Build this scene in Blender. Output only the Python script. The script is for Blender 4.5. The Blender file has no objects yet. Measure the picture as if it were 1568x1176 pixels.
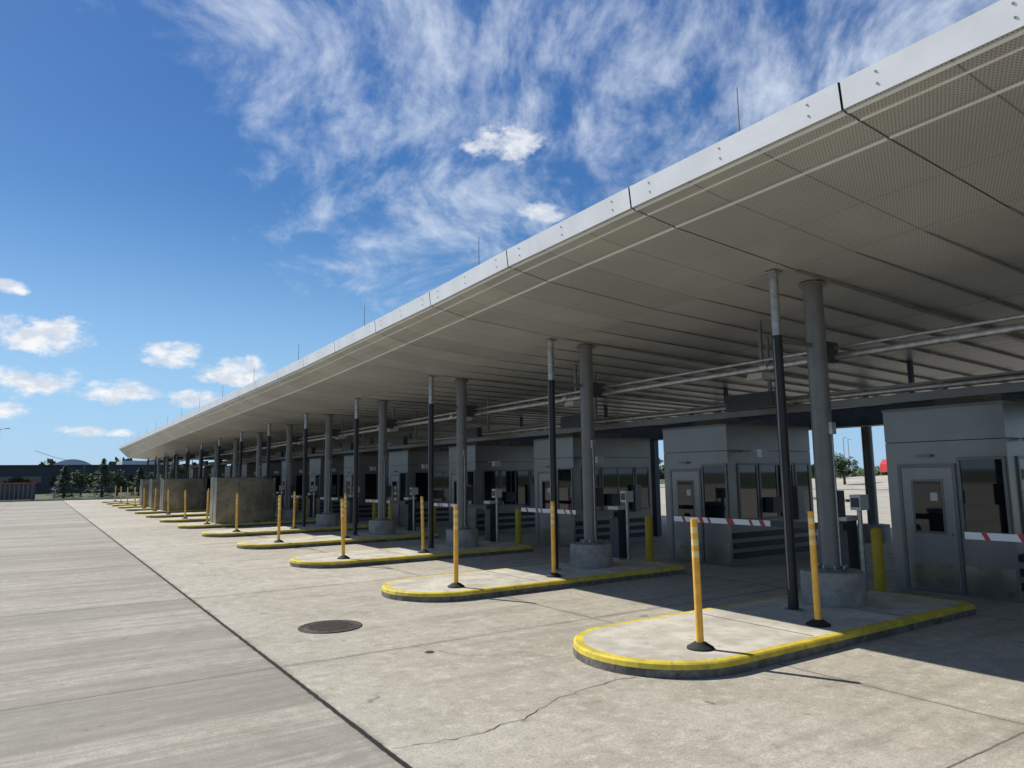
import bpy, math, random
from mathutils import Vector, Matrix
random.seed(7)
sc = bpy.context.scene
sc.view_settings.view_transform = 'Standard'
sc.view_settings.look = 'None'
sc.view_settings.exposure = 0

# ------------------------------------------------------------------ node helpers
class NT:
    def __init__(s, tree):
        s.t = tree; s.n = tree.nodes; s.l = tree.links
    def node(s, typ, **kw):
        n = s.n.new(typ)
        for k, v in kw.items(): setattr(n, k, v)
        return n
    def put(s, sock, v):
        if hasattr(v, 'node'): s.l.new(v, sock)
        else: sock.default_value = v
    def m(s, op, a, b=None, c=None, clamp=False):
        n = s.node('ShaderNodeMath', operation=op); n.use_clamp = clamp
        s.put(n.inputs[0], a)
        if b is not None: s.put(n.inputs[1], b)
        if c is not None: s.put(n.inputs[2], c)
        return n.outputs[0]
    def ss(s, v, a, b, lo=0.0, hi=1.0):
        n = s.node('ShaderNodeMapRange', interpolation_type='SMOOTHSTEP')
        s.put(n.inputs[0], v); n.inputs[1].default_value = a; n.inputs[2].default_value = b
        n.inputs[3].default_value = lo; n.inputs[4].default_value = hi
        return n.outputs[0]
    def mix(s, f, a, b, mode='MIX'):
        n = s.node('ShaderNodeMix', data_type='RGBA', blend_type=mode)
        s.put(n.inputs[0], f)
        for i, v in ((6, a), (7, b)):
            if hasattr(v, 'node'): s.l.new(v, n.inputs[i])
            else: n.inputs[i].default_value = (v[0], v[1], v[2], 1)
        return n.outputs[2]
    def noise(s, vec, scale, detail=4, rough=.5, dist=0.0):
        n = s.node('ShaderNodeTexNoise')
        if vec is not None: s.l.new(vec, n.inputs['Vector'])
        n.inputs['Scale'].default_value = scale; n.inputs['Detail'].default_value = detail
        n.inputs['Roughness'].default_value = rough; n.inputs['Distortion'].default_value = dist
        return n.outputs[0]
    def comb(s, x, y, z):
        n = s.node('ShaderNodeCombineXYZ')
        s.put(n.inputs[0], x); s.put(n.inputs[1], y); s.put(n.inputs[2], z)
        return n.outputs[0]
    def sep(s, v):
        n = s.node('ShaderNodeSeparateXYZ'); s.l.new(v, n.inputs[0]); return n.outputs
    def pos(s):
        return s.node('ShaderNodeNewGeometry').outputs['Position']

def new_mat(name):
    m = bpy.data.materials.new(name); m.use_nodes = True
    nt = NT(m.node_tree); b = m.node_tree.nodes['Principled BSDF']
    return m, nt, b

def mat(name, col, rough=.6, metal=0.0, var=.15, scale=3.0, var2=None, bump=0.0, bscale=40, spec=.5, cov=(.55,.72)):
    m, nt, b = new_mat(name)
    p = nt.pos()
    n1 = nt.noise(p, scale, 3, .6)
    f = nt.ss(n1, .3, .7)
    d = tuple(c * (1 - var) for c in col); h = tuple(min(1, c * (1 + var)) for c in col)
    c = nt.mix(f, d, h)
    if var2:
        n2 = nt.noise(p, scale * 2.7, 4, .7)
        c = nt.mix(nt.ss(n2, cov[0], cov[1]), c, var2)
    nt.l.new(c, b.inputs['Base Color'])
    b.inputs['Roughness'].default_value = rough
    b.inputs['Metallic'].default_value = metal
    b.inputs['Specular IOR Level'].default_value = spec
    if bump > 0:
        bn = nt.node('ShaderNodeBump'); bn.inputs['Strength'].default_value = bump
        bn.inputs['Distance'].default_value = .01
        nt.l.new(nt.noise(p, bscale, 3, .6), bn.inputs['Height'])
        nt.l.new(bn.outputs[0], b.inputs['Normal'])
    return m

# ------------------------------------------------------------------ concrete pavement
def concrete_mat():
    m, nt, b = new_mat('concrete_pavement')
    p = nt.pos(); x, y, z = nt.sep(p)
    big = nt.noise(p, .22, 3, .55)
    med = nt.noise(p, 1.3, 5, .65)
    fine = nt.noise(p, 38, 4, .8)
    c = nt.mix(nt.ss(big, .3, .7), (.48, .44, .36), (.58, .535, .45))
    c = nt.mix(nt.m('MULTIPLY', nt.ss(med, .40, .74), .55), c, (.31, .28, .22))
    blot = nt.noise(p, 5.5, 6, .78)
    c = nt.mix(nt.m('MULTIPLY', nt.ss(blot, .51, .62), .6), c, (.70, .655, .565))
    c = nt.mix(nt.m('MULTIPLY', nt.ss(blot, .37, .47, 1, 0), .42), c, (.26, .235, .185))
    c = nt.mix(nt.m('MULTIPLY', nt.ss(fine, .45, .66), .52), c, (.19, .17, .135))
    st = nt.noise(nt.comb(nt.m('MULTIPLY', x, .35), nt.m('MULTIPLY', y, 6.0), 0.0), 1.0, 5, .75)
    left = nt.ss(x, 2.36, 2.38, 1, 0)
    c = nt.mix(nt.m('MULTIPLY', nt.m('MULTIPLY', nt.ss(st, .42, .60), left), .55), c, (.21, .195, .165))
    c = nt.mix(nt.m('MULTIPLY', left, .25), c, (.26, .245, .21))
    band = nt.noise(nt.comb(nt.m('MULTIPLY', x, .05), y, 4.0), .55, 3, .65)
    c = nt.mix(nt.m('MULTIPLY', nt.m('MULTIPLY', nt.ss(band, .45, .58), left), .5), c, (.23, .215, .185))
    tw = nt.noise(nt.comb(nt.m('MULTIPLY', x, .25), nt.m('MULTIPLY', y, 2.6), 8.0), 1.0, 4, .65)
    c = nt.mix(nt.m('MULTIPLY', nt.m('MULTIPLY', nt.ss(tw, .5, .66), nt.ss(x, 2.4, 4.5)), .32), c, (.21, .19, .16))
    sl = nt.node('ShaderNodeTexWhiteNoise', noise_dimensions='2D')
    nt.l.new(nt.comb(nt.m('FLOOR', nt.m('DIVIDE', nt.m('SUBTRACT', x, 2.37), 4.55)),
                     nt.m('FLOOR', nt.m('DIVIDE', nt.m('SUBTRACT', y, 8.4), 5.62)), 0.0), sl.inputs['Vector'])
    c = nt.mix(nt.m('MULTIPLY', sl.outputs[0], .25), c, (.30, .27, .21))
    ru = nt.noise(nt.comb(nt.m('ADD', x, 31.0), y, 0.0), 1.15, 7, .8)
    c = nt.mix(nt.ss(ru, .60, .70, 0, .65), c, (.33, .19, .085))
    oil = nt.noise(nt.comb(x, nt.m('ADD', y, 77.0), 0.0), 3.1, 2, .5)
    c = nt.mix(nt.ss(oil, .70, .76, 0, .6), c, (.11, .10, .09))
    wn = nt.noise(p, 6, 3, .6)
    wob = nt.m('MULTIPLY', nt.m('SUBTRACT', wn, .5), .03)
    def line(coord, x0, P, w):
        u = nt.m('DIVIDE', nt.m('SUBTRACT', nt.m('ADD', coord, wob), x0), P)
        fr = nt.m('ABSOLUTE', nt.m('SUBTRACT', nt.m('FRACT', nt.m('ADD', u, .5)), .5))
        return nt.ss(nt.m('MULTIPLY', fr, P), w * .5, w * 1.5, 1, 0)
    jx = line(x, 2.37, 4.55, .011)
    jy = line(y, 8.4, 5.62, .010)
    c = nt.mix(nt.m('MULTIPLY', nt.m('MAXIMUM', jx, jy), .85), c, (.05, .045, .04))
    sx = line(x, 2.37, 4.55, .07); sy = line(y, 8.4, 5.62, .07)
    c = nt.mix(nt.m('MULTIPLY', nt.m('MAXIMUM', sx, sy), nt.ss(med, .4, .6, .05, .45)), c, (.22, .20, .165))
    dx = nt.m('ABSOLUTE', nt.m('SUBTRACT', nt.m('ADD', x, wob), 2.37))
    c = nt.mix(nt.ss(dx, .016, .034, 1, 0), c, (.02, .019, .018))
    nt.l.new(c, b.inputs['Base Color'])
    b.inputs['Roughness'].default_value = .85
    b.inputs['Specular IOR Level'].default_value = .25
    bn = nt.node('ShaderNodeBump'); bn.inputs['Strength'].default_value = .6; bn.inputs['Distance'].default_value = .008
    nt.l.new(nt.m('ADD', fine, st), bn.inputs['Height'])
    nt.l.new(bn.outputs[0], b.inputs['Normal'])
    return m

def soffit_mat():
    m, nt, b = new_mat('perforated_soffit_metal')
    p = nt.pos(); x, y, z = nt.sep(p)
    s = .034
    fx = nt.m('SUBTRACT', nt.m('FRACT', nt.m('DIVIDE', x, s)), .5)
    row = nt.m('MULTIPLY', nt.m('FRACT', nt.m('MULTIPLY', nt.m('FLOOR', nt.m('DIVIDE', x, s)), .5)), 1.0)
    fy = nt.m('SUBTRACT', nt.m('FRACT', nt.m('ADD', nt.m('DIVIDE', y, s), row)), .5)
    d = nt.m('SQRT', nt.m('ADD', nt.m('MULTIPLY', fx, fx), nt.m('MULTIPLY', fy, fy)))
    hole = nt.ss(d, .22, .32, 1, 0)
    n = nt.noise(p, .6, 3, .6)
    c = nt.mix(nt.ss(n, .3, .7), (.47, .47, .445), (.55, .55, .52))
    v = nt.m('DIVIDE', nt.m('SUBTRACT', y, 6.25), .9367)
    pan = nt.node('ShaderNodeTexWhiteNoise', noise_dimensions='2D')
    nt.l.new(nt.comb(nt.m('FLOOR', nt.m('DIVIDE', nt.m('SUBTRACT', x, 9.2), 3.8)), nt.m('FLOOR', v), 0.0), pan.inputs['Vector'])
    c = nt.mix(nt.m('MULTIPLY', pan.outputs[0], .35), c, (.28, .28, .26))
    c = nt.mix(nt.m('MULTIPLY', hole, .62), c, (.03, .03, .028))
    fr = nt.m('ABSOLUTE', nt.m('SUBTRACT', nt.m('FRACT', nt.m('ADD', v, .5)), .5))
    seam = nt.ss(fr, .006, .014, 1, 0)
    fr2 = nt.m('ABSOLUTE', nt.m('SUBTRACT', nt.m('FRACT', nt.m('DIVIDE', x, 1.21)), .5))
    seam2 = nt.m('MULTIPLY', nt.ss(fr2, .003, .009, 1, 0), .7)
    c = nt.mix(nt.m('MULTIPLY', nt.m('MAXIMUM', seam, seam2), .6), c, (.08, .08, .075))
    nt.l.new(c, b.inputs['Base Color'])
    b.inputs['Roughness'].default_value = .45; b.inputs['Metallic'].default_value = .15
    return m

M_conc = concrete_mat()
M_soff = soffit_mat()
M_fascia = mat('painted_fascia_metal', (.84, .84, .83), .4, 0, .05, 2)
M_roof = mat('roof_membrane', (.45, .45, .44), .8)
M_rib = mat('soffit_rib_metal', (.20, .195, .18), .5, .2)
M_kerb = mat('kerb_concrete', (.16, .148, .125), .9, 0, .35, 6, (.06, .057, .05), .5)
M_itop = mat('island_concrete', (.54, .505, .425), .9, 0, .2, 2.2, (.38, .35, .285), .4)
M_yel = mat('worn_yellow_paint', (.66, .51, .05), .7, 0, .2, 4, (.38, .31, .13), .3, cov=(.57,.70))
M_yel2 = mat('bollard_yellow', (.60, .42, .02), .45, 0, .08)
M_orange = mat('delineator_orange', (.82, .44, .06), .5, 0, .1, 8)
M_refl = mat('reflective_band', (.88, .66, .26), .35, 0, .05)
M_rubber = mat('black_rubber', (.018, .018, .018), .8)
M_col = mat('painted_column_steel', (.155, .155, .152), .4, .15, .1, 3)
M_galv = mat('galvanised_steel', (.36, .365, .36), .38, .7, .2, 9, bump=.1)
M_black = mat('black_wrap', (.012, .012, .013), .45)
M_ped = mat('pedestal_concrete', (.33, .31, .275), .9, 0, .2, 4, (.22, .205, .18), .5)
M_booth = mat('booth_metal_panel', (.215, .21, .20), .3, .35, .06, 1.5)
M_boothd = mat('booth_trim', (.15, .148, .143), .4, .35, .08)
M_door = mat('booth_door', (.27, .265, .255), .38, .25, .05)
M_ss = mat('brushed_stainless', (.30, .275, .225), .33, .85, .28, 1.3, (.18, .155, .12))
M_glass = mat('dark_window_glass', (.008, .010, .012), .03, 0, .1, 1, spec=.7)
M_bump = mat('black_bumper', (.012, .012, .013), .5)
M_cab = mat('cabinet_dark', (.04, .042, .045), .5)
M_white = mat('white_enclosure', (.55, .55, .53), .4, 0, .06)
M_armw = mat('white_arm_paint', (.85, .85, .83), .4, 0, .05)
M_red = mat('red_paint', (.5, .03, .03), .45)
M_blue = mat('blue_grey_steel', (.045, .06, .09), .45, .3)
M_iron = mat('cast_iron', (.07, .058, .048), .7, .4, .3, 20)
M_crack = mat('crack_dark', (.09, .08, .065), .9)
M_bld = mat('dark_cladding', (.03, .035, .04), .6, 0, .2, .3)
M_lite = mat('pale_roof', (.55, .56, .56), .6)
M_bark = mat('bark', (.08, .06, .04), .9)
M_tan = mat('tan_gravel', (.44, .40, .33), .95, 0, .15, .3)

def leaf_mat(name, a, bb):
    m, nt, b = new_mat(name)
    n = nt.noise(nt.pos(), 1.6, 2, .6)
    nt.l.new(nt.mix(nt.ss(n, .35, .65), a, bb), b.inputs['Base Color'])
    b.inputs['Roughness'].default_value = .7
    return m
M_leaf = leaf_mat('spruce_needles', (.022, .05, .02), (.05, .10, .035))
M_leaf2 = leaf_mat('broadleaf_foliage', (.03, .055, .018), (.075, .12, .04))
def grass_mat():
    m, nt, b = new_mat('grass_ground')
    p = nt.pos()
    c = nt.mix(nt.ss(nt.noise(p, .08, 4, .6), .35, .65), (.05, .085, .025), (.11, .12, .05))
    c = nt.mix(nt.m('MULTIPLY', nt.noise(p, 6, 3, .7), .5), c, (.03, .05, .015))
    nt.l.new(c, b.inputs['Base Color']); b.inputs['Roughness'].default_value = .95
    return m
M_grass = grass_mat()

# ------------------------------------------------------------------ mesh builder
class MB:
    def __init__(s): s.v = []; s.f = []; s.mi = []; s.mats = []; s.sm = []
    def mid(s, m):
        if m not in s.mats: s.mats.append(m)
        return s.mats.index(m)
    def add(s, vs, fs, m, smooth=False):
        o = len(s.v); s.v += [tuple(v) for v in vs]; k = s.mid(m)
        for f in fs: s.f.append([i + o for i in f]); s.mi.append(k); s.sm.append(smooth)
    def box(s, x0, x1, y0, y1, z0, z1, m):
        vs = [(x0,y0,z0),(x1,y0,z0),(x1,y1,z0),(x0,y1,z0),(x0,y0,z1),(x1,y0,z1),(x1,y1,z1),(x0,y1,z1)]
        s.add(vs, [(0,3,2,1),(4,5,6,7),(0,1,5,4),(1,2,6,5),(2,3,7,6),(3,0,4,7)], m)
    def tube(s, a, b, r0, r1, m, n=20, caps=True):
        a = Vector(a); b = Vector(b); d = (b - a).normalized()
        u = d.orthogonal().normalized(); w = d.cross(u)
        vs = []
        for P, r in ((a, r0), (b, r1)):
            for i in range(n):
                t = 2 * math.pi * i / n
                vs.append(P + (u * math.cos(t) + w * math.sin(t)) * r)
        s.add(vs, [(i, (i+1) % n, n + (i+1) % n, n + i) for i in range(n)], m, True)
        if caps:
            s.add(vs[:n], [tuple(range(n))[::-1]], m); s.add(vs[n:], [tuple(range(n))], m)
    def lathe(s, prof, m, n=32, c=(0, 0)):
        for k in range(len(prof) - 1):
            mm = prof[k][2] if len(prof[k]) > 2 else m
            vs = []
            for q in (prof[k], prof[k+1]):
                for i in range(n):
                    t = 2 * math.pi * i / n
                    vs.append((c[0] + q[0] * math.cos(t), c[1] + q[0] * math.sin(t), q[1]))
            s.add(vs, [(i, (i+1) % n, n + (i+1) % n, n + i) for i in range(n)], mm, abs(prof[k][1]-prof[k+1][1]) > 1e-4)
    def mesh(s, name):
        me = bpy.data.meshes.new(name); me.from_pydata(s.v, [], s.f)
        for m in s.mats: me.materials.append(m)
        me.polygons.foreach_set('material_index', s.mi)
        me.polygons.foreach_set('use_smooth', s.sm)
        me.update(); return me
    def obj(s, name, loc=(0,0,0), parent=None):
        return place(s.mesh(name), name, loc, parent)
def place(me, name, loc=(0,0,0), parent=None, rot=(0,0,0)):
    o = bpy.data.objects.new(name, me); sc.collection.objects.link(o)
    o.location = loc; o.rotation_euler = rot
    if parent: o.parent = parent
    return o
def empty(name, loc=(0,0,0)):
    o = bpy.data.objects.new(name, None); sc.collection.objects.link(o); o.location = loc; return o

C0, P = 6.3, 5.62          # first island centre, lane pitch
NS = list(range(-2, 14))
def cy(n): return C0 + P * n

# ------------------------------------------------------------------ ground
b = MB(); S = 3000
b.add([(-S,-S,-.02),(S,-S,-.02),(S,S,-.02),(-S,S,-.02)], [(0,1,2,3)], M_grass); b.obj('ground')
b = MB()
b.add([(-90,-60,0),(75,-60,0),(75,94,0),(-90,94,0)], [(0,1,2,3)], M_conc)
b.obj('concrete_pavement')
b = MB(); b.box(-90, 40, 94, 94.25, -.02, .14, M_kerb); b.obj('pavement_kerb')

def crack(pts, w):
    b = MB(); P2 = []
    for i in range(len(pts)-1):
        a, c = Vector(pts[i]), Vector(pts[i+1])
        for k in range(8):
            q = a.lerp(c, k/8); P2.append(q + Vector((random.uniform(-.03,.03), random.uniform(-.03,.03))))
    P2.append(Vector(pts[-1]))
    vs = []
    for i, q in enumerate(P2):
        d = (P2[min(i+1,len(P2)-1)] - P2[max(i-1,0)]).normalized(); nn = Vector((-d.y, d.x)) * w * random.uniform(.4,1.3)
        vs += [(q.x+nn.x, q.y+nn.y, .004), (q.x-nn.x, q.y-nn.y, .004)]
    b.add(vs, [(2*i, 2*i+1, 2*i+3, 2*i+2) for i in range(len(P2)-1)], M_crack)
    b.obj('pavement_crack')
crack([(2.43,5.44),(3.0,5.3),(3.64,5.4),(4.33,5.7),(5.04,5.8),(5.3,5.75)], .0045)
crack([(3.9,13.2),(4.6,12.8),(5.0,12.2),(5.3,11.9)], .005)
crack([(4.0,8.4),(4.3,7.6),(4.9,7.2),(5.2,6.9)], .003)

# manhole
b = MB()
b.lathe([(.0,.012),(.36,.012),(.37,.006),(.375,.006),(.38,.012),(.44,.012),(.45,.0)], M_iron, 40)
for i in range(-6, 7):
    for j in range(-6, 7):
        if i*i + j*j < 34: b.box(i*.055-.018, i*.055+.018, j*.055-.018, j*.055+.018, .0125, .019, M_iron)
b.obj('manhole_cover', (3.58, 10.16, .001))
b = MB(); b.lathe([(0,.008),(.05,.008),(.06,.0)], M_iron, 16); b.obj('drain_cap', (4.05, 8.0, .001))

# ------------------------------------------------------------------ islands
def outline(x0, x1, hw, inset):
    pts = []; R = hw - inset; cx = x0 + hw
    for i in range(25):
        t = math.pi/2 + math.pi * i / 24
        pts.append((cx + R * math.cos(t), R * math.sin(t)))
    r = .12
    xe = x1 - inset
    pts.append((xe - r, -R)); pts.append((xe, -R + r)); pts.append((xe, R - r)); pts.append((xe - r, R))
    return pts
def island_mesh():
    b = MB(); L = 6.4; hw = 1.08
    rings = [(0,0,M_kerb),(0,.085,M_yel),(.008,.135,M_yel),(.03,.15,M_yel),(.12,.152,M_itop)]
    prev = None
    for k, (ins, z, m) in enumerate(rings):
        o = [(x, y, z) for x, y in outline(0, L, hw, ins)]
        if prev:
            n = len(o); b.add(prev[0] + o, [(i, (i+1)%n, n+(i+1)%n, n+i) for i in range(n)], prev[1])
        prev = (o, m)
    b.add(prev[0], [tuple(range(len(prev[0])))], M_itop)
    b.box(2.6, 2.612, -.93, .93, .153, .1555, M_crack)
    b.box(4.6, 4.612, -.93, .93, .153, .1555, M_crack)
    return b.mesh('traffic_island')
me_isl = island_mesh()
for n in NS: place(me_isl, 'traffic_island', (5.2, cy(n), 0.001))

# ------------------------------------------------------------------ delineators
def delineator():
    b = MB()
    b.lathe([(.15,0),(.15,.02),(.10,.05),(.07,.07),(.045,.075)], M_rubber, 24)
    b.lathe([(.043,.05,M_orange),(.041,1.0,M_refl),(.041,1.07,M_orange),(.040,1.13,M_refl),(.040,1.2,M_orange),(.040,1.27,M_refl),(.040,1.34,M_orange),(.038,1.43,M_orange),(0,1.43)], M_orange, 20)
    return b.mesh('delineator_post')
me_del = delineator()
for n in NS:
    for (x, dy) in ((6.28, -.55), (8.4, -.6)):
        o = place(me_del, 'delineator_post', (x, cy(n)+dy, .152))
        o.rotation_euler = (random.uniform(-.02,.02), random.uniform(-.035,.0), random.uniform(-.4,.4))

# ------------------------------------------------------------------ canopy
def interp(tab, y):
    if y <= tab[0][0]: return tab[0][1]
    for (a, va), (c, vc) in zip(tab, tab[1:]):
        if y <= c: return va + (vc - va) * (y - a) / (c - a)
    return tab[-1][1]
XE = lambda y: interp([(-12,5.9),(9,5.92),(12,6.0),(21,6.2),(84,6.6)], y)
HT = lambda y: interp([(-12,5.66),(6,5.64),(12,5.58),(21,5.55),(84,5.50)], y)
ZC = lambda y: interp([(-12,5.35),(6.3,5.08),(11.9,4.98),(17.5,4.88),(23.2,4.79),(80,4.22),(84,4.2)], y)
ZR = lambda y: min(4.5, ZC(y)-.1)
XB = 24.0
def zceil(x, y): return ZC(y) + (ZR(y)-ZC(y))*(x-9.2)/(XB-9.2)
roof = empty('canopy_roof')
ys = [6.25 + P/2 * k for k in range(-6, 28)]
ys = [y for y in ys if y < 84.5]
Yend = ys[-1]
b = MB()
for y0, y1 in zip(ys, ys[1:]):
    g = .012
    a = y0 + g; c = y1 - g
    def sec(y):
        xe, h, zc = XE(y), HT(y), ZC(y)
        return [(xe, h), (xe+.03, h-.265), (xe+.85, zc+.18), (9.2, zc), (XB, ZR(y)), (XB+.1, zc+.25), (xe+.25, h+.02)]
    s0, s1 = sec(a), sec(c)
    ms = [M_fascia, M_soff, M_soff, M_soff, M_fascia, M_roof, M_roof]
    for k in range(7):
        p, q = s0[k], s0[(k+1)%7]; p2, q2 = s1[k], s1[(k+1)%7]
        b.add([(p[0],a,p[1]),(q[0],a,q[1]),(q2[0],c,q2[1]),(p2[0],c,p2[1])], [(0,1,2,3)], ms[k])
    if y1 == Yend or y0 == ys[0]:
        ss_ = s1 if y1 == Yend else s0; yy = c if y1 == Yend else a
        b.add([(p[0], yy, p[1]) for p in ss_], [tuple(range(7))], M_fascia)
b.obj('roof_shell', parent=roof)
b = MB()
for y in ys[1:-1]:
    xe, h, zc = XE(y), HT(y), ZC(y)
    b.add([(xe+.012,y-.014,h-.003),(xe+.042,y-.014,h-.265),(xe+.042,y+.014,h-.265),(xe+.012,y+.014,h-.003)], [(0,1,2,3)], M_black)
    b.add([(xe+.05,y-.014,h-.26),(xe+.85,y-.014,zc+.188),(xe+.85,y+.014,zc+.188),(xe+.05,y+.014,h-.26)], [(0,1,2,3)], M_rib)
    b.add([(xe+.85,y-.014,zc+.188),(9.2,y-.014,zc+.008),(9.2,y+.014,zc+.008),(xe+.85,y+.014,zc+.188)], [(0,1,2,3)], M_rib)
b.obj('panel_joint_backing', parent=roof)
b = MB()
K = int((Yend-ys[0])/(P/6))
for k in range(1, K):
    y = ys[0] + k*P/6
    big = (k % 6 == 0)
    w = .05 if big else .02; d = .11 if big else .055
    segs = [(9.25,.002),(13.0,d*.6),(XB-.1,d)]
    for (xa,da),(xb,db) in zip(segs, segs[1:]):
        za, zb = zceil(xa,y), zceil(xb,y)
        vs = [(xa,y-w,za-da),(xb,y-w,zb-db),(xb,y+w,zb-db),(xa,y+w,za-da),(xa,y-w,za-.001),(xb,y-w,zb-.001),(xb,y+w,zb-.001),(xa,y+w,za-.001)]
        b.add(vs, [(0,3,2,1),(0,1,5,4),(2,3,7,6)], M_rib if big else M_fascia if k%2==0 and False else M_rib)
for X in (13.0, 16.8, 20.6):
    for y0, y1 in zip(ys, ys[1:]):
        z0, z1 = zceil(X,y0), zceil(X,y1)
        b.add([(X-.03,y0,z0-.07),(X+.03,y0,z0-.07),(X+.03,y1,z1-.07),(X-.03,y1,z1-.07)], [(0,1,2,3)], M_rib)
b.obj('soffit_ribs', parent=roof)
b = MB()
for y0, y1 in zip(ys, ys[1:]):
    a, c = y0+.012, y1-.012
    for (dx, t) in ((.10, .018), (.30, .012), (.80,.016)):
        def pt(y):
            xe,h,zc = XE(y),HT(y),ZC(y)
            u = (dx-.03)/.82
            return xe+dx, (h-.265)*(1-u) + (zc+.18)*u
        (x0_,z0_),(x1_,z1_) = pt(a), pt(c)
        b.add([(x0_-t,a,z0_-.012),(x0_+t,a,z0_-.012),(x1_+t,c,z1_-.012),(x1_-t,c,z1_-.012),
               (x0_-t,a,z0_+.004),(x1_-t,c,z1_+.004),(x0_+t,a,z0_+.004),(x1_+t,c,z1_+.004)],
              [(0,1,2,3),(0,3,5,4),(1,6,7,2)], M_fascia)
    for q in (.12, .5, .88):
        yy = y0 + (y1-y0)*q; xe, h = XE(yy), HT(yy)
        for dz in (.06, .17):
            b.box(xe-.006+.03*dz/.265, xe+.02, yy-.007, yy+.007, h-dz-.016, h-dz, M_rib)
b.obj('fascia_trim', parent=roof)
b = MB()
for k in range(-2, 15):
    y = 4.75 + P*k
    if y > Yend: break
    xe, h = XE(y)+.25, HT(y)
    b.tube((xe,y,h), (xe,y,h+.06), .03, .02, M_galv, 10)
    b.tube((xe,y,h+.05), (xe,y,h+.66), .009, .005, M_rib, 8)
b.obj('lightning_rods', parent=roof)

# ------------------------------------------------------------------ columns
for n in NS:
    y = cy(n) + .2; zc = ZC(y)
    b = MB()
    b.lathe([(.44,0),(.45,.04),(.45,.44),(.43,.475),(.0,.475)], M_ped, 40)
    b.lathe([(.24,.476),(.24,.51),(.15,.51)], M_col, 28)
    for k in range(8):
        t = k*math.pi/4; b.tube((.2*math.cos(t),.2*math.sin(t),.51),(.2*math.cos(t),.2*math.sin(t),.56),.016,.016,M_galv,8)
    b.lathe([(.15,.51),(.145,zc-.25),(.145,zc-.175)], M_col, 32)
    b.lathe([(.0,zc-.235),(.2,zc-.235),(.2,zc-.205),(.0,zc-.205)], M_col, 28)
    b.box(.13, .30, -.10, .10, 1.25, 1.65, M_cab)
    b.box(.12, .5, -.03, .03, 3.70, 3.76, M_galv)
    b.tube((.0,-.155,.55),(.0,-.155,2.6),.014,.014,M_galv,8)
    b.box(-.05,.05,-.2,-.14,2.5,2.68,M_galv)
    b.obj('support_column', (10.0, y, .152))
    b = MB(); zz = zc - .155
    b.tube((0,0,0),(0,0,.02),.13,.13,M_galv,20)
    b.tube((0,0,.02),(0,0,3.95),.072,.072,M_black,20)
    b.tube((0,0,3.95),(0,0,zz-.02),.068,.068,M_galv,20)
    b.box(-.10,.10,-.10,.10,zz-.02,zz,M_galv)
    b.box(-.083,-.073,-.012,.012,.3,3.9,M_col)
    b.box(.06,.86,-.02,.02,3.85,3.91,M_col)
    b.obj('slim_pole', (9.03, y, .152))

for n in NS:
    y = cy(n) + .2; b = MB()
    zc = zceil(20.9, y)
    b.lathe([(.44,0),(.44,.5),(.0,.5)], M_ped, 28)
    b.lathe([(.15,.5),(.15,zc)], M_col, 24)
    b.obj('rear_column', (20.9, y, 0))

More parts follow.
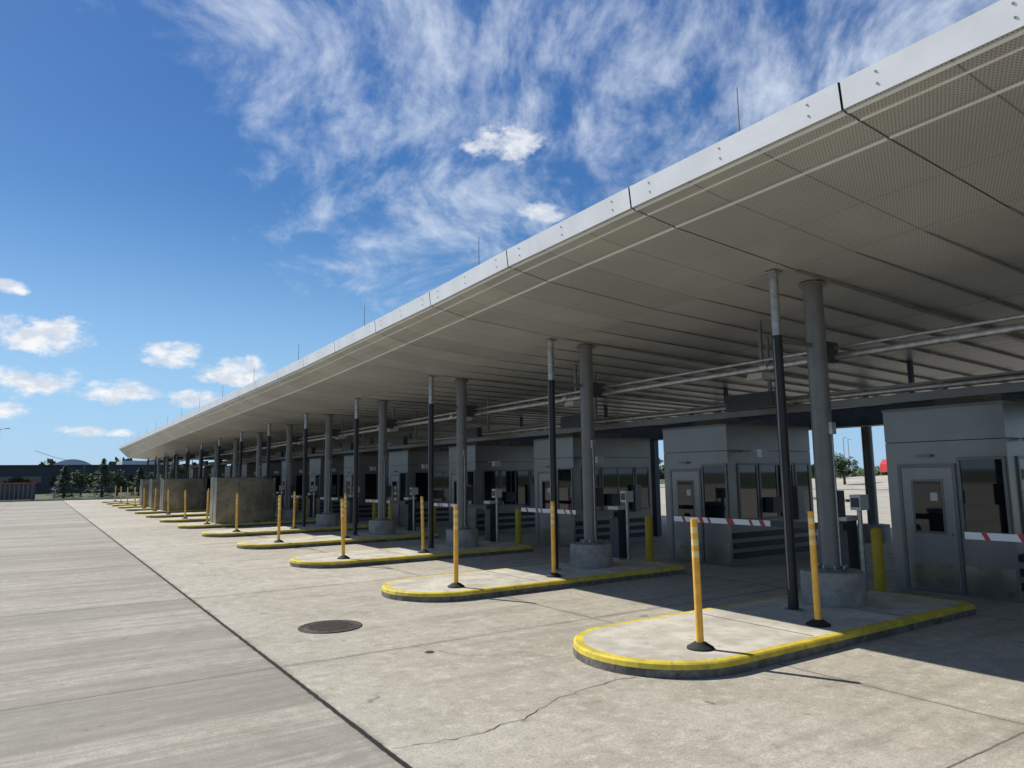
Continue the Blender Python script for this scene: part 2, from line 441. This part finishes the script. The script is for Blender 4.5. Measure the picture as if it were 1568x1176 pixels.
# ------------------------------------------------------------------ booths
def booth_parts():
    parts = {}
    W, L, H = 1.98, 3.1, 3.2
    b = MB(); b.box(0,L,0,W,.0,H-.62,M_booth); parts['walls'] = b
    b = MB()
    b.box(.012,L-.012,.012,W-.012,H-.618,H-.606,M_black)
    b.box(0,L,0,W,H-.604,H-.05,M_booth); b.box(-.015,L+.015,-.015,W+.015,H-.048,H,M_boothd); parts['roof'] = b
    b = MB()
    y0, y1 = .86, 1.72
    b.box(-.03,.001,y0-.06,y0,0.05,2.2,M_boothd); b.box(-.03,.001,y1,y1+.06,0.05,2.2,M_boothd); b.box(-.03,.001,y0,y1,2.13,2.2,M_boothd)
    b.box(-.02,.001,y0+.005,y1-.005,.06,2.125,M_door)
    b.box(-.028,-.019,y0+.16,y1-.16,1.0,1.93,M_boothd)
    b.box(-.034,-.0275,y0+.2,y1-.2,1.04,1.89,M_glass)
    b.box(-.026,-.0195,y0+.03,y1-.03,.08,.48,M_ss)
    b.tube((-.02,y0+.08,1.0),(-.07,y0+.08,1.0),.02,.02,M_galv,10); b.tube((-.065,y0+.07,1.0),(-.065,y0+.19,1.0),.012,.012,M_galv,8)
    b.box(-.08,.0,y0+.3,y1-.3,2.32,2.36,M_boothd)
    b.box(-.036,-.0345,y0+.26,y0+.38,1.56,1.70,M_white)
    parts['door'] = b
    b = MB()
    def win(face, a0, a1, z0, z1, mull=()):
        t = .05
        def bx(p0,p1,q0,q1,d0,d1,m):
            if face=='x': b.box(-d1,-d0,p0,p1,q0,q1,m)
            elif face=='y': b.box(p0,p1,-d1,-d0,q0,q1,m)
            else: b.box(p0,p1,W+d0,W+d1,q0,q1,m)
        bx(a0,a1,z0,z1,.0005,.012,M_glass)
        bx(a0-t,a0,z0-t,z1+t,.0,.03,M_boothd); bx(a1,a1+t,z0-t,z1+t,.0,.03,M_boothd)
        bx(a0,a1,z0-t,z0,.0,.03,M_boothd); bx(a0,a1,z1,z1+t,.0,.03,M_boothd)
        for q in mull: bx(q-.02,q+.02,z0,z1,.0,.028,M_boothd)
    win('x', .08, .72, 1.0, 2.25)
    win('y', .35, .95, 1.05, 2.25); win('y', 1.1, 2.3, 1.05, 2.25, (1.7,)); win('y', 2.45, 2.95, 1.05, 2.25)
    win('f', .35, 2.9, 1.05, 2.25, (1.2, 2.05))
    parts['windows'] = b
    b = MB()
    for z in (.18,.40,.62): b.box(.06,L-.05,-.07,.0,z,z+.12,M_bump)
    b.box(-.012,.0,.04,.78,.06,.5,M_ss)
    b.box(L*.4,L*.4+.35,-.22,-.0,1.15,1.5,M_cab)
    b.box(L*.72,L*.72+.25,-.18,-.0,.95,1.75,M_boothd)
    parts['bumper_rails'] = b
    b = MB()
    b.box(.3,1.0,.4,1.2,H,H+.22,M_boothd); b.box(1.8,2.4,.5,1.1,H,H+.16,M_boothd)
    parts['roof_unit'] = b
    b = MB()
    b.box(.5,.56,-.55,-.03,2.55,2.6,M_galv); b.box(.4,.66,-.62,-.5,2.42,2.60,M_white)
    parts['camera'] = b
    return {k: v.mesh(k) for k, v in parts.items()}
bp = booth_parts()
for n in NS:
    e = empty('inspection_booth', (13.0, cy(n)-1.08, .002))
    for k, me in bp.items(): place(me, k, (0,0,0), e)

# ------------------------------------------------------------------ barrier gates
def gate():
    b = MB()
    b.box(-.17,.17,-.17,.17,0,.03,M_galv)
    b.box(-.15,.15,-.15,.15,.03,1.12,M_cab)
    b.box(-.17,.17,-.17,.17,1.121,1.2,M_white)
    b.tube((-.16,0,1.02),(-.24,0,1.02),.07,.07,M_galv,16)
    b.box(-.27,-.23,-.15,1.25,.97,1.08,M_cab)
    b.box(-.27,-.23,1.25,3.62,.975,1.075,M_armw)
    for y, wd in ((1.35,.10),(1.62,.06),(2.05,.16),(2.62,.06),(2.80,.10),(3.28,.07)):
        vs=[(-.2725,y,.974),(-.2725,y+wd,.974),(-.2725,y+wd+.05,1.076),(-.2725,y+.05,1.076)]
        b.add(vs,[(0,3,2,1)],M_red)
        vs=[(-.2275,y,.974),(-.2275,y+wd,.974),(-.2275,y+wd+.05,1.076),(-.2275,y+.05,1.076)]
        b.add(vs,[(0,1,2,3)],M_red)
    b.tube((.0,-.3,0),(.0,-.3,1.3),.04,.04,M_galv,12)
    b.box(-.12,.12,-.40,-.22,1.3,1.55,M_white); b.box(-.125,-.12,-.38,-.24,1.35,1.5,M_cab)
    return b.mesh('barrier_gate')
me_gate = gate()
for n in NS:
    o = place(me_gate, 'barrier_gate', (11.35, cy(n)+.8, .152)); o.rotation_euler = (random.uniform(-.008,.008),0,random.uniform(-.01,.01))
def ybol():
    b = MB(); b.lathe([(.09,0),(.09,1.02),(.08,1.07),(.05,1.1),(0,1.11)], M_yel2, 24); return b.mesh('yellow_bollard')
me_yb = ybol()
for n in NS:
    place(me_yb, 'yellow_bollard', (12.3, cy(n)+.8, 0))
    if n > 3: place(me_yb, 'yellow_bollard', (12.3, cy(n)-.9, 0))
    place(me_yb, 'yellow_bollard', (16.8, cy(n)+.6, 0))

# ------------------------------------------------------------------ stainless enclosures
def steel_box():
    b = MB()
    n = 10; pts = [(0,-.7),(2.0,-.7)]
    for i in range(n+1):
        t = -math.pi/2 + math.pi*i/n; pts.append((2.0+.35+.35*math.cos(t), .7*math.sin(t)))
    pts += [(0,.7)]
    N = len(pts)
    vs = [(x,y,0) for x,y in pts] + [(x,y,1.98) for x,y in pts]
    b.add(vs, [(i,(i+1)%N,N+(i+1)%N,N+i) for i in range(N)] + [tuple(range(N,2*N))], M_ss)
    b.box(-.012,.01,-.02,.02,0,1.98,M_boothd)
    b.box(.95,.965,-.712,-.7,0,1.98,M_boothd)
    b.box(-.02,2.0,-.715,.715,1.9805,2.02,M_boothd)
    return b.mesh('stainless_guard_enclosure')
me_sb = steel_box()
for n in (5, 8, 9, 10):
    place(me_sb, 'stainless_guard_enclosure', (6.6 if n == 5 else 6.7, cy(n), .155))

# ------------------------------------------------------------------ overhead pipes, rails, fixtures
Y0, Y1 = -5, 80
b = MB()
b.tube((10.42,Y0,3.92),(10.42,Y1,3.70),.055,.055,M_galv,14)
b.tube((10.42,Y0,4.06),(10.42,Y1,3.84),.03,.03,M_galv,10)
for n in NS:
    y = cy(n)+.2
    b.box(10.14,10.5,y-.05,y+.05,3.80,4.12,M_cab)
    b.tube((10.42,y+1.2,3.9),(10.42,y+1.35,3.9),.075,.075,M_galv,12)
b.obj('overhead_conduit')
b = MB()
b.box(12.55,12.75,Y0,Y1,3.28,3.42,M_boothd)
b.tube((12.6,Y0,3.50),(12.6,Y1,3.50),.05,.05,M_galv,12)
b.box(12.58,12.72,Y0,Y1,3.56,3.60,M_boothd)
for n in NS:
    for d in (-2.6,): b.box(12.62,12.68,cy(n)+d,cy(n)+d+.06,3.6,zceil(12.6,cy(n)+d),M_rib)
    for d in (-1.8,-.4,1.0,2.4): b.box(12.57,12.73,cy(n)+d,cy(n)+d+.08,3.42,3.56,M_boothd)
b.obj('overhead_rail')
b = MB()
b.box(17.4,17.7,Y0,Y1,3.25,3.70,M_blue)
b.box(17.3,17.8,Y0,Y1,3.701,3.73,M_blue); b.box(17.3,17.8,Y0,Y1,3.22,3.249,M_blue)
for n in NS:
    y = cy(n)+2.6
    b.box(17.5,17.6,y,y+.1,3.731,zceil(17.5,y),M_blue)
    if n % 2 == 0: b.box(17.45,17.65,cy(n)+.1,cy(n)+.3,0,3.219,M_blue)
b.obj('steel_beam')
for n in NS:
    y = cy(n)+2.2; zt = zceil(11.3,y)-3.95
    b = MB(); b.box(-.03,.03,-.03,.03,0,zt,M_rib)
    vs=[(-.22,-.16,-.02),(.16,-.16,.0),(.16,.16,.0),(-.22,.16,-.02),(-.26,-.18,-.14),(.1,-.1,-.12),(.1,.1,-.12),(-.26,.18,-.14)]
    b.add(vs,[(0,1,2,3),(7,6,5,4),(0,4,5,1),(1,5,6,2),(2,6,7,3),(3,7,4,0)],M_white)
    b.obj('flood_light', (11.3, y, 3.95))
def sign():
    b = MB()
    b.box(-.08,.08,-.6,.6,-.16,.16,M_cab); b.box(-.095,-.081,-.56,.56,-.13,.13,M_black)
    b.box(.08,.75,-.4,-.36,-.1,-.06,M_rib); b.box(.08,.75,.36,.4,-.1,-.06,M_rib)
    return b.mesh('lane_signal')
me_sg = sign()
for n in NS:
    place(me_sg, 'lane_signal', (11.85, cy(n)+2.9, 3.5))

# ------------------------------------------------------------------ background
def spruce(h, r, seed):
    rnd = random.Random(seed); b = MB()
    b.tube((0,0,0),(0,0,h*.95),.035*h,.006*h,M_bark,8)
    for k in range(1500):
        z = h*(.07 + .93*rnd.random()**1.25)
        rr = r*(1-z/h)**.85*(.75+.25*math.sin(z*9+seed)+.15*rnd.random())+.05
        a = rnd.uniform(0,2*math.pi); q = rr*math.sqrt(rnd.uniform(.15,1))
        c = Vector((q*math.cos(a), q*math.sin(a), z-.25*q))
        s = rnd.uniform(.12,.28)
        d = Vector((math.cos(a+rnd.uniform(-.5,.5)), math.sin(a+rnd.uniform(-.5,.5)), rnd.uniform(-.6,.1))).normalized()*s
        w = Vector((-d.y, d.x, rnd.uniform(-.1,.1)))*.35
        b.add([c-d*.5-w, c-d*.5+w, c+d], [(0,1,2)], M_leaf)
    return b.mesh('spruce_tree')
def broad(h, r, seed):
    rnd = random.Random(seed); b = MB()
    b.tube((0,0,0),(0,0,h*.45),.04*h,.025*h,M_bark,8)
    cl = []
    for k in range(9):
        a = rnd.uniform(0,6.28); q = rnd.uniform(.1,.75)*r; z = h*rnd.uniform(.4,.88)
        c = Vector((q*math.cos(a), q*math.sin(a), z)); cl.append((c, rnd.uniform(.28,.5)*r))
        b.tube((0,0,h*.35), c, .015*h, .004*h, M_bark, 6)
    for c, cr in cl:
        for k in range(220):
            d = Vector((rnd.gauss(0,1),rnd.gauss(0,1),rnd.gauss(0,.8))).normalized()*cr*rnd.uniform(.4,1.1)
            p = c+d; s = rnd.uniform(.10,.24)
            u = Vector((rnd.gauss(0,1),rnd.gauss(0,1),rnd.gauss(0,1))).normalized(); w = u.orthogonal().normalized()
            b.add([p+u*s,p+w*s*.7,p-u*s,p-w*s*.7],[(0,1,2,3)],M_leaf2)
    return b.mesh('broadleaf_tree')
sp = [spruce(4.2,1.7,1), spruce(5.0,1.9,2), spruce(3.6,1.6,3)]
for i, (x, y, s) in enumerate([(2.8,108,1.0),(7.0,107,1.0),(-5.0,115,.8),(11.6,110,.95),(15.8,109,1.1),(21,107,1.2),(-9,112,.9)]):
    place(sp[i%3], 'spruce_tree', (x,y,-.02), rot=(0,0,i)).scale = (s*1.2,s*1.2,s)
br = [broad(6,2.6,11), broad(5,2.4,12)]
for i,(x,y,s) in enumerate([(88,54.5,.75),(103,67,.8),(84,86,.9),(92,84,.8),(9.2,113,.62),(-2.6,112,.6),(5.0,116,.6),(13.6,112,.7),(18,113,.75),(32,104,.9),(38,100,1.0),(45,103,.95),(52,99,1),(60,101,.9)]):
    place(br[i%2], 'broadleaf_tree', (x,y,-.02), rot=(0,0,i*2)).scale=(s*1.1,s*1.1,s)

def treeline(fn, cnt, seed):
    b = MB(); rnd = random.Random(seed)
    for k in range(cnt):
        t = rnd.random(); x, y, hh = fn(t, rnd)
        z = rnd.uniform(0, hh); s = rnd.uniform(.5,1.2)
        u = Vector((rnd.gauss(0,1),rnd.gauss(0,1),rnd.gauss(0,1))).normalized(); w = u.orthogonal().normalized()
        p = Vector((x,y,z)); b.add([p+u*s,p+w*s*.8,p-u*s,p-w*s*.8],[(0,1,2,3)],M_leaf2)
    b.obj('distant_trees')
def f1(t, rnd):
    x = -160+420*t; return x, 190+rnd.uniform(-6,6), 5.0 + 1.2*math.sin(x*.11)+.8*math.sin(x*.37+1)+.6*math.sin(x*.9)
def f2(t, rnd):
    y = -60+260*t; return 190+rnd.uniform(-6,6), y, 3.0 + .9*math.sin(y*.11)+.7*math.sin(y*.37+1)+.5*math.sin(y*.9)
treeline(f1, 9000, 5); treeline(f2, 6000, 6)

wb = empty('warehouse_building', (0,0,0))
b = MB(); b.box(-70,24,150,175,0,4.8,M_bld); b.box(-70.2,24.2,149.8,175,4.8,5.0,M_bld); b.obj('walls', parent=wb)
b = MB()
for i in range(22): b.box(-68+i*4.1,-65.2+i*4.1,149.94,150,1.4,3.0,M_glass)
b.obj('windows', parent=wb)
b = MB()
for i in range(13):
    t0, t1 = i/13, (i+1)/13
    f = lambda t: 5.05 + 1.0*math.sin(math.pi*t)**.8
    x0,x1 = 2+6*t0, 2+6*t1
    b.add([(x0,152,f(t0)),(x1,152,f(t1)),(x1,165,f(t1)),(x0,165,f(t0)),(x0,152,5.0),(x1,152,5.0)],[(0,1,2,3),(4,5,1,0)],M_lite)
b.box(13,22,153,165,5.001,5.8,M_lite)
b.obj('curved_roof', parent=wb)
b = MB(); prev=None
for i in range(19):
    t=i/18; p=Vector((-.8+7.5*t,148, 7.4-1.9*math.sin(t*math.pi/2)))
    if prev: b.tube(prev,p,.035,.035,M_rib,6,False)
    prev=p
b.tube((6.7,148,0),(6.7,148,5.6),.05,.05,M_rib,8)
b.obj('curved_mast')
def lamp(h):
    b = MB(); b.lathe([(.2,0),(.2,.6),(.0,.6)],M_ped,12)
    b.tube((0,0,.5),(0,0,h),.07,.045,M_rib,10)
    b.tube((0,0,h-.1),(.6,0,h),.03,.03,M_rib,8); b.box(.5,.95,-.12,.12,h-.02,h+.05,M_rib)
    return b.mesh('street_lamp')
ml = lamp(8)
for (x,y) in ((-3.9,97),(120,74),(128,78),(95,98)): place(ml,'street_lamp',(x,y,0))
b = MB(); b.box(0,4,0,2,.1,1.9,M_cab); b.box(-.05,4.05,-.05,2.05,1.9,2.0,M_red)
for i in range(9): b.box(.3+i*.42,.36+i*.42,-.04,0,.15,1.85,M_rib)
b.box(.1,.4,.1,1.9,-.02,.1,M_rubber); b.box(3.6,3.9,.1,1.9,-.02,.1,M_rubber)
b.obj('storage_container',(-4.2,98,0))

# hill
b = MB(); nx, ny = 30, 40; vs=[]
for i in range(nx+1):
    for j in range(ny+1):
        x = 76+90*i/nx; y=-40+140*j/ny
        u = i/nx; e = min(1,max(0,(j/ny)*6))*min(1,max(0,(1-j/ny)*2.5)); q = min(1,u*2.2)
        z = 2.0*(3*q*q-2*q**3)*e + (random.uniform(-.03,.03)) - .05*(u==0)
        vs.append((x,y,z-.04))
b.add(vs,[(i*(ny+1)+j,(i+1)*(ny+1)+j,(i+1)*(ny+1)+j+1,i*(ny+1)+j+1) for i in range(nx) for j in range(ny)],M_tan,True)
b.obj('hill')
b = MB(); vs=[]
for i in range(41):
    t=i/40; x=46+26*t; y=28+30*t+6*math.sin(t*3)
    vs += [(x-.3,y+.3,.004),(x-.3,y+.3,.16),(x+.3,y-.3,.16),(x+.3,y-.3,.004)]
b.add(vs,[(4*i+k,4*i+k+1,4*i+k+5,4*i+k+4) for i in range(40) for k in range(3)],M_kerb); b.obj('road_kerb')
# red truck on the hill
b = MB()
b.box(2.6,10,0,2.5,1.1,3.4,M_red)
vs=[(0,0,.6),(0,0,1.9),(.5,0,2.7),(2.3,0,2.9),(2.3,0,.6)]
vs2=[(x,2.5,z) for x,_,z in vs]
b.add(vs+vs2,[(0,1,2,3,4),(9,8,7,6,5),(0,5,6,1),(1,6,7,2),(2,7,8,3),(3,8,9,4),(4,9,5,0)],M_red)
b.box(.7,1.5,-.01,0,1.9,2.5,M_glass)
for x in (1.2,7.4,8.7):
    for y in (0,2.2): b.tube((x,y-.02,.5),(x,y+.32,.5),.5,.5,M_rubber,16)
b.box(.2,9.8,.8,1.7,.8,1.1,M_cab)
o=b.obj('red_truck',(118.3,65.4,1.2)); o.rotation_euler=(0,0,-.58)

# ------------------------------------------------------------------ camera
yaw = math.radians(33.5); pit = math.radians(7.3); rol = .0136
F = Vector((math.sin(yaw), math.cos(yaw), 0)); R = Vector((math.cos(yaw), -math.sin(yaw), 0)); Z = Vector((0,0,1))
A = F*math.cos(pit)+Z*math.sin(pit); U = -F*math.sin(pit)+Z*math.cos(pit)
cr = R*math.cos(rol)-U*math.sin(rol); cu = R*math.sin(rol)+U*math.cos(rol)
cd = bpy.data.cameras.new('Camera'); cam = bpy.data.objects.new('Camera', cd); sc.collection.objects.link(cam)
mtx = Matrix((cr, cu, -A)).transposed().to_4x4(); mtx.translation = (0,0,2.1); cam.matrix_world = mtx
cd.sensor_width = 36; cd.lens = 25.03; cd.clip_end = 6000; cd.clip_start = .05
sc.camera = cam

# ------------------------------------------------------------------ sun + sky
sd = Vector((-.43, .9, 1.0)).normalized()
L = bpy.data.lights.new('sun','SUN'); L.energy = 5.0; L.angle = math.radians(.5); L.color = (1,.95,.85)
lo = bpy.data.objects.new('sun', L); sc.collection.objects.link(lo); lo.rotation_euler = (-sd).to_track_quat('-Z','Y').to_euler()
w = bpy.data.worlds.new('World'); sc.world = w; w.use_nodes = True
nt = NT(w.node_tree); bg = w.node_tree.nodes['Background']
sky = nt.node('ShaderNodeTexSky', sky_type='NISHITA'); sky.sun_disc = False
sky.sun_elevation = math.asin(sd.z); sky.sun_rotation = math.atan2(sd.x, sd.y)
sky.air_density = 1.0; sky.dust_density = .2; sky.ozone_density = 2.5; sky.altitude = 200
hs = nt.node('ShaderNodeHueSaturation'); hs.inputs['Saturation'].default_value = 1.28; hs.inputs['Value'].default_value = .98
nt.l.new(sky.outputs[0], hs.inputs['Color'])
d = nt.node('ShaderNodeTexCoord').outputs['Generated']
dx, dy, dz = nt.sep(d)
az = nt.m('MULTIPLY', nt.m('ARCTAN2', dx, dy), 57.2958)
el = nt.m('MULTIPLY', nt.m('ARCSINE', dz), 57.2958)
base = nt.mix(nt.ss(el, 0, 22, .8, 0), hs.outputs[0], (3.3, 5.8, 9.0))
base = nt.mix(nt.ss(el, 6, 32, 0, .4), base, (.45, 1.4, 4.7))
den = nt.m('ADD', nt.m('MAXIMUM', dz, 0.0), .15)
px = nt.m('DIVIDE', dx, den); py = nt.m('DIVIDE', dy, den)
a = math.radians(26); sx, cx_ = math.sin(a), math.cos(a)
al = nt.m('ADD', nt.m('MULTIPLY', px, sx), nt.m('MULTIPLY', py, cx_))
ac = nt.m('SUBTRACT', nt.m('MULTIPLY', px, cx_), nt.m('MULTIPLY', py, sx))
warp = nt.noise(nt.comb(px, py, 3.0), .9, 2, .5)
ac2 = nt.m('ADD', ac, nt.m('MULTIPLY', nt.m('SUBTRACT', warp, .5), .7))
st1 = nt.noise(nt.comb(nt.m('MULTIPLY', al, 1.7), nt.m('MULTIPLY', ac2, 2.8), 0.0), 1.7, 7, .64)
st2 = nt.noise(nt.comb(nt.m('MULTIPLY', al, 3.4), nt.m('MULTIPLY', ac2, 7.0), 5.0), 1.9, 5, .6)
bigm = nt.noise(nt.comb(px, py, 9.0), 1.1, 2, .5)
region = nt.m('MULTIPLY', nt.ss(nt.m('ADD', az, nt.m('MULTIPLY', el, .8)), 16, 40), nt.ss(el, 5, 15))
cir = nt.m('ADD', nt.m('MULTIPLY', st1, .6), nt.m('MULTIPLY', st2, .4))
cir = nt.m('ADD', cir, nt.m('MULTIPLY', nt.m('SUBTRACT', bigm, .5), .34))
cir = nt.m('ADD', cir, nt.m('MULTIPLY', nt.m('SUBTRACT', region, 1.0), .25))
cir = nt.m('ADD', cir, nt.ss(az, 36, 50, 0, .07))
cal = nt.ss(cir, .41, .75, 0, .82)
blobs = [(33,26,3.4,1.3),(36.2,20.8,1.8,.8),(-.6,9.9,3.2,1.3),(7.9,9.0,2.1,.9),(12,8.05,2.4,1.1),(-.7,6.6,2.7,1.0),(4.3,6.2,2.3,.8),(9.9,5.9,1.9,.7),(-2.4,12.8,1.1,.5),(-2,4.6,1.1,.6),(2.4,3.4,1.5,.35),(4.8,3.3,1.1,.3),(-12,7,4,1.2)]
cn = nt.noise(nt.comb(nt.m('MULTIPLY', az, .42), nt.m('MULTIPLY', el, .75), 0.0), 1.0, 6, .62)
cum = None
for (a0, e0, wa, we) in blobs:
    q1 = nt.m('MULTIPLY_ADD', az, 1/wa, -a0/wa); q2 = nt.m('MULTIPLY_ADD', el, 1/we, -e0/we)
    v = nt.m('SUBTRACT', 1.0, nt.m('MULTIPLY_ADD', q1, q1, nt.m('MULTIPLY', q2, q2)))
    cum = v if cum is None else nt.m('MAXIMUM', cum, v)
cum = nt.m('MAXIMUM', cum, -1.5)
cv = nt.m('ADD', nt.m('MULTIPLY', cum, .5), nt.m('MULTIPLY', nt.m('SUBTRACT', cn, .5), 2.8))
cua = nt.m('MULTIPLY', nt.ss(cv, -.2, .6), nt.ss(el, 14, 20, 1, .8))
shade = nt.noise(nt.comb(nt.m('MULTIPLY', az, .5), nt.m('MULTIPLY', nt.m('ADD', el, .5), .9), 0.0), 1.0, 4, .6)
ccol = nt.mix(nt.ss(shade, .38, .62), (9.4,9.5,9.7), (6.6,7.2,8.2))
col = nt.mix(cal, base, (7.4,8.2,9.4))
col = nt.mix(cua, col, ccol)
nt.l.new(col, bg.inputs['Color']); bg.inputs['Strength'].default_value = .1
try:
    w.cycles.sampling_method = 'MANUAL'; w.cycles.sample_map_resolution = 256
except Exception: pass
